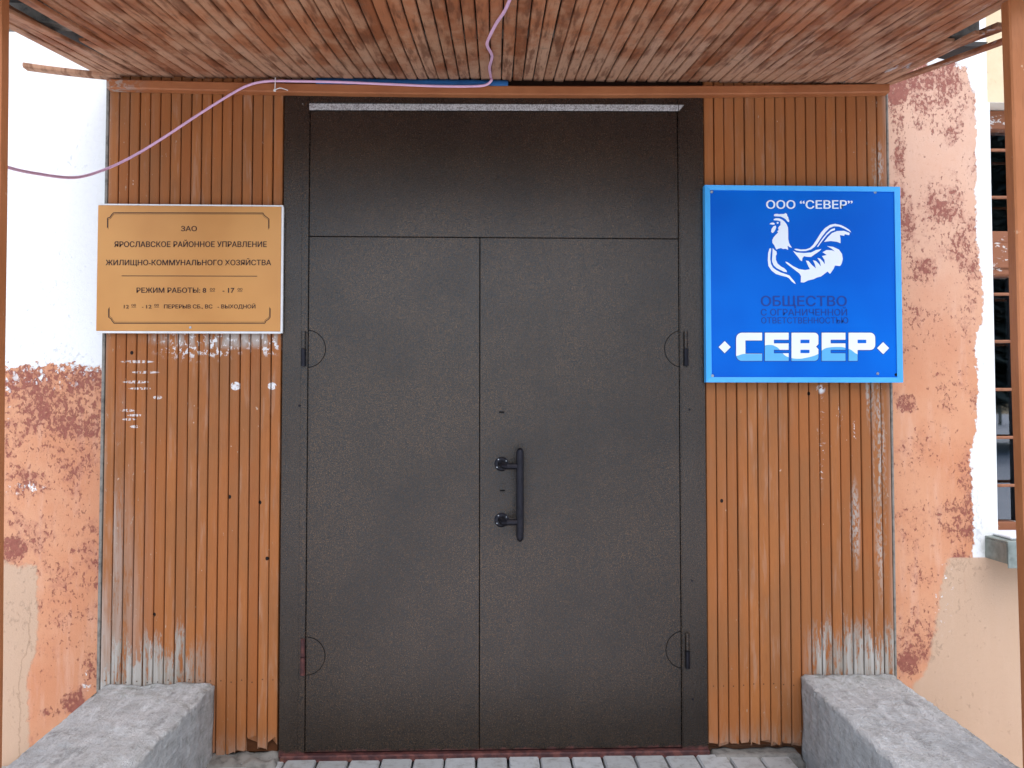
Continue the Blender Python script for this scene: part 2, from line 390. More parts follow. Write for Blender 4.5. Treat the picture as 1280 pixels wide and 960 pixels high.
def trim_mat():
    m = Mat('painted trim board'); s_ = m.noise(60, 4, .6, (.05, 1, 1)); f = m.noise(220, 4, .6, (.08, 1, 1)); b = m.noise(8, 4, .6)
    col = m.mix(b.step(.35, .7), hx('a8683f'), hx('9a5c36')); col = m.mix(f.step(.5, .8)*.4, col, hx('7a4626'))
    col = m.mix((m.X.step(-1.2, -1.35))*m.noise(50, 4, .7).step(.45, .55)*.8, col, hx('aaa196'))
    m.col(col).rough(.55, 0, .3).bump(s_*.5+f*.5, .002, .5); return m.m
M_trim = trim_mat()
M_dark = plain('dark gap shade', hx('2a1a12'), .9, 0, .1)  # shadow tone for the gap above the door
M_back = plain('brown backing board', hx('5a3722'), .9, 0, .1)
M_deck = plain('grey roof sheeting', hx('4a4642'), .9, 0, .2)
M_lblue = plain('sky blue frame paint', hx('45aef2'), .35, 0, .5, .05, 8)
M_white = plain('white plastic', hx('e9e8e4'), .4, 0, .5, .04)
M_print = plain('white print', hx('eef4f8'), .35, 0, .5, .01)
M_ink = plain('dark brown print', hx('371a0e'), .45, 0, .4, .1)
M_navy = plain('faded navy print', hx('083c92'), .4, 0, .4, .05)
M_outl = plain('navy outline print', hx('1e3f86'), .4, 0, .4, .05)
M_tape = Mat('frosted sealing tape')
_n = M_tape.noise(260, 3, .6); M_tape.col(M_tape.mix(_n.step(.35, .62), hx('726c66'), hx('c4c1bd'))).rough(.6).bump(_n, .001, .5); M_tape = M_tape.m
M_iron = plain('dark handle iron', hx('26242a'), .42, .7, .5, .25, 60)
M_screw = plain('zinc screw', hx('b9bcc0'), .35, .9, .5, .2)
M_hole = plain('keyhole black', hx('0d0b0a'), .8, 0, .1)
M_cable = plain('pink plastic cable', hx('e2b6d0'), .5, 0, .4, .06)
M_tarp = plain('blue plastic sheet', hx('1f5f95'), .5, 0, .4, .2, 12)
M_galv = plain('galvanised sill', hx('8f978f'), .5, .4, .5, .25, 15)
M_peel = Mat('peeling window paint')
_n = M_peel.noise(30, 5, .7, (1, 1, 2)); M_peel.col(M_peel.mix(_n.step(.56, .62), hx('8f5736'), hx('d6cfc6'))).rough(.6).bump(_n, .003, .6); M_peel = M_peel.m
M_room = plain('dark room plaster', hx('6c7478'), .9, 0, .1)
M_mort2 = plain('old grey mortar', hx('85817a'), .95, 0, .1, .25, 30)
M_bark = plain('pine bark', hx('40342a'), .9, 0, .1)
M_needle = plain('pine needles', hx('66726a'), .8, 0, .2, .2, 3)
def glass_mat():
    m = bpy.data.materials.new('window glass'); m.use_nodes = True; nt = m.node_tree; nt.nodes.clear()
    o = nt.nodes.new('ShaderNodeOutputMaterial'); mx = nt.nodes.new('ShaderNodeMixShader'); t = nt.nodes.new('ShaderNodeBsdfTransparent')
    g = nt.nodes.new('ShaderNodeBsdfGlossy'); g.inputs['Roughness'].default_value = .02; g.inputs[0].default_value = (.95, .97, 1, 1)
    f = nt.nodes.new('ShaderNodeFresnel'); f.inputs[0].default_value = 2.5
    t.inputs[0].default_value = (.75, .8, .82, 1)
    nt.links.new(f.outputs[0], mx.inputs[0]); nt.links.new(t.outputs[0], mx.inputs[1]); nt.links.new(g.outputs[0], mx.inputs[2]); nt.links.new(mx.outputs[0], o.inputs[0])
    return m
M_glass = glass_mat()

# ------------------------------------------------------------------ ground, porch floor
def sheet(name, x0, x1, y0, y1, z, n, mat, amp=0.0, hole=None):
    vs = []; fs = []
    for j in range(n+1):
        for i in range(n+1):
            x = x0+(x1-x0)*i/n; y = y0+(y1-y0)*j/n
            vs.append((x, y, z + (noise.noise(Vector((x*.15, y*.15, 0)))*amp)))
    for j in range(n):
        for i in range(n): a = j*(n+1)+i; fs.append((a, a+1, a+n+2, a+n+1))
    return build(name, vs, fs, mat, kind='structure', smooth=True)
sheet('ground', -150, 150, -220, 60, -.42, 90, M_snow, .15)
ZF = P(616, 947.5, -.062).z                      # top of the paving
m = MB(); m.box(-1.75, 1.8, -.75, .04, -.55, ZF-.045, .01); build('porch_floor', m.v, m.f, M_conc, kind='structure')
for k in range(2):
    m = MB(); m.box(-1.0, 1.0, -.75-.3*(k+1), -.752-.3*k, -.55, ZF-.045-.16*(k+1), .012)
    o = build('porch_step', m.v, m.f, M_conc, kind='structure')
floor = bpy.data.objects['porch_floor']
XL = P(477, 948, -.05).x; PW = P(516.6, 948, -.05).x - XL
for r in range(3):
    for c in range(-8, 13):
        x = XL + c*PW
        if x < -1.05 or x+PW > 1.12: continue
        y1 = -.052 - r*.197; y0 = y1-.19
        h = random.uniform(-.003, .003); b = .005
        g = .0035
        m = MB(); m.box(x+g, x+PW-g, y0+.003, y1-.003, ZF-.05, ZF+h, b)
        for v in m.v: v.z += (v.x-x)*random.uniform(-.01, .01)*0 + (v.y-y0)*random.uniform(-.004, .004); v.x += random.uniform(-.0015, .0015)
        m.build('paving_block', M_pav, floor)

# mortar left between the paving and the cladding
def rough_box(name, x0, x1, y0, y1, z0, z1, mat, parent, seg=.02, amp=.006, top=None, label=None):
    nx = max(2, int((x1-x0)/seg)); ny = max(2, int((y1-y0)/seg)); vs = []; fs = []
    for j in range(ny+1):
        for i in range(nx+1):
            x = x0+(x1-x0)*i/nx; y = y0+(y1-y0)*j/ny
            e = min(i, nx-i, j, ny-j)
            z = z1 + noise.noise(Vector((x*25, y*25, 3)))*amp + (-.4*(z1-z0) if e == 0 else 0)
            vs.append((x, y, max(z, z0+.001)))
    for j in range(ny):
        for i in range(nx): a = j*(nx+1)+i; fs.append((a, a+1, a+nx+2, a+nx+1))
    n0 = len(vs)
    ring = [i for i in range(nx+1)] + [j*(nx+1)+nx for j in range(1, ny+1)] + [ny*(nx+1)+i for i in range(nx-1, -1, -1)] + [j*(nx+1) for j in range(ny-1, 0, -1)]
    for k in ring: v = vs[k]; vs.append((v[0], v[1], z0))
    L = len(ring)
    for k in range(L): fs.append((ring[k], n0+k, n0+(k+1) % L, ring[(k+1) % L]))
    return build(name, vs, fs, mat, parent, smooth=True, label=label)
rough_box('mortar_bed', -1.02, P(350, 940, -.05).x, -.12, -.003, ZF-.05, ZF+.012, M_mort2, floor, .012, .016)
rough_box('mortar_bed', P(889, 940, -.05).x, 1.09, -.09, -.003, ZF-.05, ZF+.004, M_mort2, floor, .012, .007)

# ------------------------------------------------------------------ the plastered wall of the building, with its window
WY = .05
wx0, wz1 = P(1237, 128, WY).x, P(1237, 128, WY).z
wz0 = P(1255, 668, WY).z; wx1 = wx0 + 1.15
bw = empty('building_wall', (0, WY, -.45), 'old plastered building wall with peeling orange paint, white patches and beige base around the entrance', 'wall')
def wall_mesh():
    xs = [-5, -1.3, 1.3, wx0, wx1, 6]; zs = [-.6, wz0, wz1, 4.6]; V = []; F = []
    def q(a, b, c, d): n = len(V); V.extend([a, b, c, d]); F.append((n, n+1, n+2, n+3))
    for i in range(5):
        for j in range(3):
            if i == 3 and j == 1: continue
            if i == 1 and j < 2 and False: continue
            q((xs[i], WY, zs[j]), (xs[i+1], WY, zs[j]), (xs[i+1], WY, zs[j+1]), (xs[i], WY, zs[j+1]))
    D = .4
    for (a, b) in (((wx0, wz0), (wx0, wz1)), ((wx0, wz1), (wx1, wz1)), ((wx1, wz1), (wx1, wz0)), ((wx1, wz0), (wx0, wz0))):
        q((a[0], WY, a[1]), (b[0], WY, b[1]), (b[0], WY+D, b[1]), (a[0], WY+D, a[1]))
    for x in (-5, 6): q((x, WY, -.6), (x, WY+D, -.6), (x, WY+D, 4.6), (x, WY, 4.6))
    q((-5, WY, 4.6), (6, WY, 4.6), (6, WY+D, 4.6), (-5, WY+D, 4.6))
    return V, F
V, F = wall_mesh(); build('plaster', V, F, M_stucco, bw)
win = MB(); fy0, fy1 = WY+.07, WY+.13; fw = .03
WB = P(1255, 655, WY+.09).z
win.box(wx0+.002, wx0+.012, fy0, fy1, wz0+.002, wz1-.002)          # thin side of the casement
win.box(wx1-.05, wx1-.002, fy0, fy1, wz0+.002, wz1-.002)
win.box(wx0+.012, wx1-.05, fy0, fy1, wz1-.075, wz1-.002, .004)
win.box(wx0+.012, wx1-.05, fy0, fy1, wz0+.002, WB+.01, .004)
wfr = win.build('window', M_peel, bw, label='barred window of small panes with flaking brown paint')
def zy(py, Y): return P(1260, py, Y).z
b = MB()
b.box(wx0+.012, wx1-.05, fy0-.004, fy1, zy(345, fy0), zy(289, fy0), .006)
b.build('transom', M_peel, wfr)
b = MB(); b.box(wx0+.012, wx1-.05, fy0-.012, fy0-.006, zy(336, fy0), zy(304, fy0), .004); b.build('transom_board', M_peel, wfr)
b = MB(); b.box(wx0+.55, wx0+.6, fy0+.004, fy1-.004, WB+.01, zy(345, fy0), .004); b.build('mullion', M_peel, wfr)
b = MB(); b.box(P(1262, 500, fy1).x-.006, P(1262, 500, fy1).x+.006, fy0+.02, fy1-.006, WB+.01, zy(345, fy0), .003)
b.build('glazing_bar', M_iron, wfr)
for (za, zb_) in ((WB+.01, zy(345, fy0)), (zy(289, fy0), wz1-.075)):
    b = MB(); b.box(wx0+.012, wx1-.05, fy1-.02, fy1-.014, za, zb_); b.build('pane', M_glass, wfr)
M_bar = plain('rusty window bar', hx('a06a4c'), .6, .2, .4, .25, 40)
for py in (188, 247, 368, 427, 487, 547, 607):
    z = P(1255, py, WY+.03).z
    b = MB(); b.tube([(wx0-.01, WY+.03, z), (wx0+.3, WY+.032, z+.002), (wx1+.01, WY+.03, z)], .006, 6); b.build('window_bar', M_bar, wfr)
m = MB(); sx0 = P(1247, 690, -.02).x
m.box(sx0, wx1+.04, -.07, WY+.068, wz0-.012, wz0-.004, .002)
m.box(sx0, wx1+.04, -.078, -.0715, wz0-.1, wz0-.004, .002)
m.box(sx0-.001, sx0+.004, -.071, WY-.002, wz0-.085, wz0-.013)
m.build('sill', M_galv, wfr)
m = MB(); m.box(sx0+.03, wx1, -.05, WY+.05, wz0-.003, wz0+.009, .004); m.build('snow_on_sill', M_snow, wfr)
m = MB(); V = [(wx0-.3, WY+.45, wz0-.4), (wx1+.5, WY+.45, wz0-.4), (wx1+.5, WY+2.5, wz0-.4), (wx0-.3, WY+2.5, wz0-.4)]
V2 = [(x, y, wz1+.4) for x, y, z in V]
build('room', V+V2, [(0, 1, 2, 3), (7, 6, 5, 4), (3, 2, 6, 7), (0, 3, 7, 4), (1, 5, 6, 2), ], M_room, wfr)

# ------------------------------------------------------------------ slatted cladding each side of the door
def slat(x0, x1, zt, zb, yf, seed, nseg=6, broken=0.0):
    rnd = random.Random(seed); g = .0011; d = .0035; yb = yf+.014
    tilt = rnd.uniform(-.0008, .0008)
    prof = [(x0+g, yb), (x0+g+.0003, yf+.0045), (x0+g+d*.55, yf+.0007+tilt), (x0+g+d*1.5, yf+tilt), (x1-g-d*1.5, yf-tilt), (x1-g-d*.55, yf+.0007-tilt), (x1-g-.0003, yf+.0045), (x1-g, yb)]
    n = len(prof); vs = []; fs = []; ph = rnd.uniform(0, 6); am = rnd.uniform(0, .0009)
    ends = [rnd.uniform(-.006, .006)-abs(k-3.5)*rnd.uniform(-.002, .004) for k in range(n)]
    if broken:
        for k in range(n): ends[k] += broken*rnd.random()
    for j in range(nseg+1):
        t = j/nseg
        for k, (x, y) in enumerate(prof):
            z = zt+(zb-zt)*t + (ends[k] if j == nseg else 0)
            vs.append((x + math.sin(ph+t*5)*am, y + math.sin(ph*2+t*4)*am, z))
    for j in range(nseg):
        for k in range(n-1): a = j*n+k; fs.append((a, a+n, a+n+1, a+1))
    fs.append(tuple(range(nseg*n, nseg*n+n)))
    return vs, fs
YC = -.04
def cladding(xa, xb, npc, label, bottoms, side):
    t = empty('slatted_cladding', ((xa+xb)/2, YC, 0), label, 'cladding', 'slatted cladding panels flanking the door')
    m = MB(); m.box(min(xa, xb)+.004, max(xa, xb)-.004, YC+.0145, WY-.002, .05, 2.5); m.build('backing_board', M_back, t)
    p = (xb-xa)/npc
    for i in range(npc):
        zb = bottoms(i); br = 0
        if isinstance(zb, tuple): zb, br = zb
        vs, fs = slat(xa+p*i, xa+p*(i+1), 2.50, zb, YC + random.uniform(-.0012, .0012), i*13+side, broken=br)
        build('slat', vs, fs, M_wood, t)
    return t
XLa, XLb = P(130.5, 500, YC).x, P(351, 500, YC).x
XRa, XRb = P(882, 500, YC).x, P(1114, 500, YC).x
zy0 = lambda py: P(300, py, YC).z
lb = {11: zy0(946), 12: zy0(941), 13: zy0(939), 14: (zy0(930), .035), 15: zy0(935), 16: (zy0(930), .05)}
cladding(XLa, XLb, 17, 'brown painted slat cladding left of the door, behind the gold plaque', lambda i: lb.get(i, zy0(938)+random.uniform(-.01, .01)), 1)
zr0 = lambda py: P(940, py, YC).z
clr = cladding(XRa, XRb, 18, 'brown painted slat cladding right of the door, behind the blue sign', lambda i: (zr0(930)+random.uniform(-.008, .008), .015), 500)
m = MB(); m.box(P(126.5, 500, YC).x, XLa-.001, YC-.002, WY-.002, .2, 2.43, .002)
M_gw = plain('grey bare wood edge', hx('8d877d'), .85, 0, .2, .25, 40)
m.build('edge_strip', M_gw, [o for o in bpy.data.objects if o.name == 'slatted_cladding'][0])
m = MB(); m.box(XRb+.001, P(1117, 500, YC).x, YC+.004, WY-.002, .2, 2.44, .002); m.build('edge_strip', M_gw, clr)

# ------------------------------------------------------------------ steel door
FY = -.046                                  # front of the casing
dx0, dx1 = P(352, 500, FY).x, P(882, 500, FY).x
ix0, ix1 = P(384, 500, FY).x, P(850, 500, FY).x
dt = P(616, 118, FY).z; it = P(616, 131, FY).z
sz0, sz1 = ZF-.01, P(616, 936, -.03).z
door = empty('entrance_door', (0, 0, 0), 'tall double metal door in dark brown hammered paint with top panel and black pull handle', 'door')
fr = MB()
fr.box(dx0, ix0, FY, WY-.004, sz0+.012, dt, .0025)
fr.box(ix1, dx1, FY, WY-.004, sz0+.012, dt, .0025)
fr.box(ix0+.0005, ix1-.0005, FY, WY-.004, it, dt-.001, .0025)
fr.build('frame', M_door, door)
LY = -.0405
st = MB()                                   # inner stop strips: a shallow step between casing and leaves
sw = P(384, 0, FY).x-P(376, 0, FY).x
for a, b_ in ((ix0-sw-.001, ix0+.0005), (ix1-.0005, ix1+sw*.2)):
    st.box(a, b_, FY-.002, FY+.004, sz0+.03, it+.01, .0015)
st.build('door_stop', M_door, door)
zm = P(616, 297, LY).z; xm = P(599.5, 600, LY).x
g = .0009
def leaf_panel(name, x0, x1, z0, z1, label=None):
    m = MB(); m.box(x0+g, x1-g, LY, LY+.05, z0+g, z1-g, .0015)
    # pressed very slightly uneven: subdivide the front sheet
    o = m.build(name, M_door, door, label=label); return o
top = leaf_panel('transom_panel', ix0, ix1, zm, it)
lf = leaf_panel('door_leaf', ix0, xm, sz1, zm)
rf = leaf_panel('door_leaf', xm, ix1, sz1, zm, 'right leaf with the pull handle and two keyholes')
m = MB(); m.box(ix0-.02, ix1+.02, LY+.0505, WY-.006, sz0+.02, dt-.01); m.build('door_core', M_hole, door)
m = MB(); m.box(P(350, 940, -.05).x, P(887, 940, -.05).x, -.062, WY-.008, sz0, sz1-.003, .004); m.build('threshold', M_rust, door)
a = P(379, 133.5, FY-.001); b_ = P(853, 135, FY-.001); hh = .0115
V = [(a.x-.004, FY-.0018, a.z+hh), (a.x+.012, FY-.0018, a.z-hh), (b_.x-.012, FY-.0018, b_.z-hh), (b_.x+.006, FY-.0018, b_.z+hh)]
V += [(x, FY-.0002, z) for x, y, z in V]
build('sealing_strip', V, [(0, 1, 2, 3), (0, 4, 5, 1), (1, 5, 6, 2), (2, 6, 7, 3), (3, 7, 4, 0)], M_tape, door)
# hinges: a D-shaped cut-out line and a knuckle
def hinge(px, py, sgn, leaf, rusty=False):
    c = P(px, py, LY)
    R = .066; V = []; F = []; n = 20; wd = .0012
    for k in range(n+1):
        an = -math.pi/2 + math.pi*k/n
        for rr in (R-wd, R+wd):
            V.append((c.x + sgn*math.cos(an)*rr*.98, LY-.0012, c.z + math.sin(an)*rr))
    for k in range(n): F.append((2*k, 2*k+1, 2*k+3, 2*k+2))
    n0 = len(V); V += [(x, LY+.003, z) for x, y, z in V]
    for k in range(n): F.append((2*k, 2*k+2, n0+2*k+2, n0+2*k)); F.append((2*k+1, n0+2*k+1, n0+2*k+3, 2*k+3))
    build('hinge_cutout', V, F, M_hole, leaf)
    m = MB(); x = c.x - sgn*.010
    m.tube([(x, FY-.007, c.z+.062), (x, FY-.007, c.z+.002)], .0075, 10); m.build('hinge', M_rust if rusty else M_door, leaf)
    m = MB(); m.tube([(x, FY-.007, c.z-.001), (x, FY-.007, c.z-.062)], .0085, 10); m.build('hinge', M_iron if not rusty else M_rust, leaf)
hinge(384, 436, 1, lf); hinge(383, 820, 1, lf, True); hinge(853, 436, -1, rf); hinge(855, 812, -1, rf)
# pull handle
hy = LY-.062
t0, t1 = P(650, 560, hy), P(650, 677, hy)
m = MB(); rr = .0132
zs = [t0.z, t0.z-.006, t0.z-.012, t0.z-.016, t1.z+.016, t1.z+.012, t1.z+.006, t1.z]
rs = [.004, .011, .0125, rr, rr, .0125, .011, .004]
m.tube([(t0.x+(t1.x-t0.x)*i/7, hy, z) for i, z in enumerate(zs)], rs, 12); m.build('handle_bar', M_iron, rf)
for py in (580, 650):
    c = P(627, py, LY); j = P(648, py+3, hy)
    m = MB(); m.disc((c.x, LY, c.z), .026, .004, 20, .001); m.build('handle_rosette', M_iron, rf)
    m = MB(); pts = [(c.x, LY-.003, c.z), (c.x+.001, LY-.03, c.z-.001), (c.x+.008, LY-.05, c.z-.004), (c.x+.02, hy, j.z), (j.x-.004, hy, j.z)]
    m.tube(pts, [.014, .0115, .011, .0105, .0105], 10); m.build('handle_bracket', M_iron, rf)
    for q in range(4):
        an = q*math.pi/2+.6
        m = MB(); m.disc((c.x+math.cos(an)*.020, LY-.0035, c.z+math.sin(an)*.020), .0028, .0012, 8); m.build('screw', M_screw, rf)
for (px, py) in ((627, 512), (628, 610)):
    c = P(px, py, LY)
    m = MB(); m.box(c.x-.0105, c.x+.0105, LY-.0016, LY+.001, c.z-.016, c.z+.016, .0006); m.build('keyhole_plate', M_door, rf)
    m = MB(); m.box(c.x-.009, c.x+.009, LY-.0026, LY-.0014, c.z-.0115, c.z-.0065); m.build('keyhole', M_hole, rf)
for (px, py, par) in ((374, 507, door), (862, 512, door), (865, 726, door), (866, 874, door)):
    c = P(px, py, FY); m = MB(); m.disc((c.x, FY, c.z), .0045, .0015, 8); m.build('bolt_head', M_iron, par)

# ------------------------------------------------------------------ canopy: sloping slatted ceiling, trims, roof
can = empty('porch_canopy', (0, -.7, 2.6), 'brown slatted canopy over the door, sloping to the wall', 'canopy')
CZ = P(616, 103, -.03).z
def ceil_z(x, t):
    b_ = math.exp(-((x+.45)/.5)**2)
    return CZ - (.165+.075*b_)*t + .085*b_*t*t + .004*math.sin(x*2)
CX0, CX1 = P(127, 95, -.03).x, P(1111, 100, -.03).x
NB = 76; pc = (CX1-CX0)/NB; TL = .95
def ceil_board(i, x0, x1, t0, t1, drop0=0.0, drop1=0.0, shift=0.0, name='ceiling_slat', nseg=8):
    rnd = random.Random(i*7+3); gp = .0017; V = []; Fs = []
    prof = [(x0+gp, .010), (x0+gp+.0003, .0035), (x0+gp+.003, 0), (x1-gp-.003, 0), (x1-gp-.0003, .0035), (x1-gp, .010)]
    oz = rnd.uniform(-.0018, .0018); n = 6; ph = rnd.uniform(0, 6)
    for j in range(nseg+1):
        f = j/nseg; t = t0+(t1-t0)*f
        for (x, dz) in prof:
            V.append((x - t*.012 + shift*f + math.sin(ph+f*5)*.0008, -.044-t, ceil_z((x0+x1)/2, t) + dz + oz - drop0*(1-f) - drop1*f + math.sin(ph*2+f*4)*.001))
    for j in range(nseg):
        for k in range(5): a_ = j*n+k; Fs.append((a_, a_+1, a_+n+1, a_+n))
        a_ = j*n; Fs.append((a_+5, a_, a_+n, a_+n+5))
    Fs.append((5, 4, 3, 2, 1, 0)); Fs.append(tuple(nseg*n+k for k in range(6)))
    return build(name, V, Fs, M_ceil, can)
for i in range(NB):
    x0 = CX0+pc*i
    if i == 4: ceil_board(i, x0, x0+pc, 0, .42); continue
    if i == 5: ceil_board(i, x0, x0+pc, 0, TL, 0, .02, .01); continue
    if i == 3: ceil_board(i, x0, x0+pc, 0, TL, 0, .03, -.02); continue
    if i == NB-3: ceil_board(i, x0, x0+pc, 0, .52, 0, 0, 0); continue
    if i == NB-1: ceil_board(i, x0, x0+pc, 0, TL, 0.0, .05, .05); continue
    if i == NB-2: ceil_board(i, x0, x0+pc, 0, .62, 0, .01, -.004); continue
    ceil_board(i, x0, x0+pc, 0, TL)
# roof deck above the slats and cross battens
V = []; NX = 12
for j in range(6):
    for i in range(NX+1):
        x = CX0-.01+(CX1-CX0+.02)*i/NX; t = TL*j/5; V.append((x - t*.012, -.044-t, ceil_z(x, t)+.075))
n0 = len(V); V += [(v[0], v[1], v[2]+.03) for v in V]; Fs = []
for j in range(5):
    for i in range(NX):
        a_ = j*(NX+1)+i; Fs.append((a_, a_+NX+1, a_+NX+2, a_+1)); Fs.append((n0+a_, n0+a_+1, n0+a_+NX+2, n0+a_+NX+1))
def side(a_, b2): Fs.append((a_, b2, b2+n0, a_+n0))
for i in range(NX): side(i, i+1); side(5*(NX+1)+i, 5*(NX+1)+i+1)
for j in range(5): side(j*(NX+1), (j+1)*(NX+1)); side(j*(NX+1)+NX, (j+1)*(NX+1)+NX)
build('roof_deck', V, Fs, M_deck, can)
for t in (.04, .5, .9):
    Vb = []; nx = 14
    for i in range(nx+1):
        x = CX0+.004+(CX1-CX0-.008)*i/nx; z = ceil_z(x, t)+.0135
        for (dy, dz) in ((-.025, 0), (.025, 0), (.025, .055), (-.025, .055)): Vb.append((x-t*.012, -.044-t+dy, z+dz))
    Fb = [(4*i+k, 4*i+(k+1) % 4, 4*i+4+(k+1) % 4, 4*i+4+k) for i in range(nx) for k in range(4)] + [(3, 2, 1, 0), tuple(4*nx+k for k in range(4))]
    build('batten', Vb, Fb, M_gw, can)
m = MB(); m.box(XLb+.001, XRa-.001, YC+.006, WY-.003, dt+.002, 2.5); m.build('gap_shade_board', M_dark, can)  # added dark board: stands in for the shadow between trim and ceiling
# trim board along the wall, under the ceiling
def bar_between(p, q, h, d, name, mat, parent, n=8, sag=0.0, b=None, label=None):
    p, q = Vector(p), Vector(q); V = []
    for i in range(n+1):
        f = i/n; c = p.lerp(q, f) + Vector((0, 0, -sag*4*f*(1-f)))
        for (dy, dz) in ((0, 0), (.0+.0, 0), ): pass
        bz = .004
        for (dy, dz) in ((bz, -h/2), (0, -h/2+bz), (0, h/2-bz), (bz, h/2), (d, h/2), (d, -h/2)): V.append(c + Vector((0, dy, dz)))
    Fs = [(6*i+k, 6*i+(k+1) % 6, 6*i+6+(k+1) % 6, 6*i+6+k) for i in range(n) for k in range(6)] + [tuple(range(5, -1, -1)), tuple(6*n+k for k in range(6))]
    return build(name, V, Fs, mat, parent, label=label)
TY = -.078
pa, pb = P(133, 104, TY), P(1112, 109.5, TY)
bar_between(pa, pb, .033, .034, 'wall_trim', M_trim, can, 10, .016)
# loose lath sticking out to the left, broken boards at both edges
pa, pb = P(28, 80.5, -.20), P(150, 94, -.06)
bar_between(pa, pb, .018, .03, 'loose_lath', M_ceil, can, 5, .003)
a_ = P(12, 35, -.52); b2 = P(40, 40, -.5)
m = MB(); m.box(a_.x-.1, b2.x, -.56, -.52, b2.z-.012, b2.z+.03, .004); m.build('beam_end', M_gw, can)
a_ = P(1116, 92, -.05); b2 = P(1252, 34, -.8)
ps = [P(1145, 79, -.22), P(1200, 55, -.42), P(1256, 33, -.75)]
for i in range(2): pass
V = []
for p, wv in zip(ps, (.02, .03, .04)):
    for (dx, dz) in ((-wv/2, .012), (-wv/2, 0), (wv/2, -.004), (wv/2, .008)): V.append(p + Vector((dx, 0, dz)))
build('hanging_slat', V, [(4*i+k, 4*i+(k+1) % 4, 4*i+4+(k+1) % 4, 4*i+4+k) for i in range(2) for k in range(4)] + [(3, 2, 1, 0), (8, 9, 10, 11)], M_ceil, can)
# slate corner poking out behind the hanging slat
c0 = P(1212, 52, -.33)
V = []
for k in range(9):
    an = math.pi*k/8; V.append(c0 + Vector((math.cos(an)*.062, 0, -math.sin(an)*.016)))
V += [v + Vector((0, .1, 0)) for v in V]
build('roof_sheet_corner', V, [(k, k+1, k+10, k+9) for k in range(8)] + [tuple(range(8, -1, -1)), tuple(range(9, 18))], M_deck, can)

# ------------------------------------------------------------------ posts
def post(pts, sgn, label):
    PY = -.9; PB = PY+.03; t = empty('porch_post', PZ(1119, 960, .35) if False else Vector((P(*pts[1], PY+.03).x + sgn*.06, PY, .28)), label, 'post', 'canopy posts')
    a_, b2 = P(*pts[0], PB), P(*pts[1], PB); wd = .13
    def xe(z): f = (z-b2.z)/(a_.z-b2.z); return b2.x+(a_.x-b2.x)*f
    V = []; zs_ = [PT + (2.42-PT)*k/6 for k in range(7)]
    for k, z in enumerate(zs_):
        x = xe(z) + math.sin(k*1.7)*.0012
        c = .004
        xi, xo = x, x+sgn*wd
        y0, y1 = PY-.002, PY+.03
        if sgn < 0: ring = [(xi, y0+c), (xi-c, y0), (xo+c, y0), (xo, y0+c), (xo, y1), (xi, y1)]
        else: ring = [(xi, y0+c), (xi+c, y0), (xo-c, y0), (xo, y0+c), (xo, y1), (xi, y1)]
        for (x_, y_) in ring: V.append((x_, y_, z))
    Fs = [(6*i+k, 6*i+(k+1) % 6, 6*i+6+(k+1) % 6, 6*i+6+k) for i in range(6) for k in range(6)] + [tuple(range(5, -1, -1)), tuple(36+k for k in range(6))]
    build('post_timber', V, Fs, M_post, t)
    m = MB(); zc = 2.30; x = xe(zc)
    m.box(min(x-sgn*.02, x+sgn*(wd+.02)), max(x-sgn*.02, x+sgn*(wd+.02)), PY-.01, PY+.06, 2.421, 2.47, .004); m.build('post_cap', M_post, t)
PT = .27

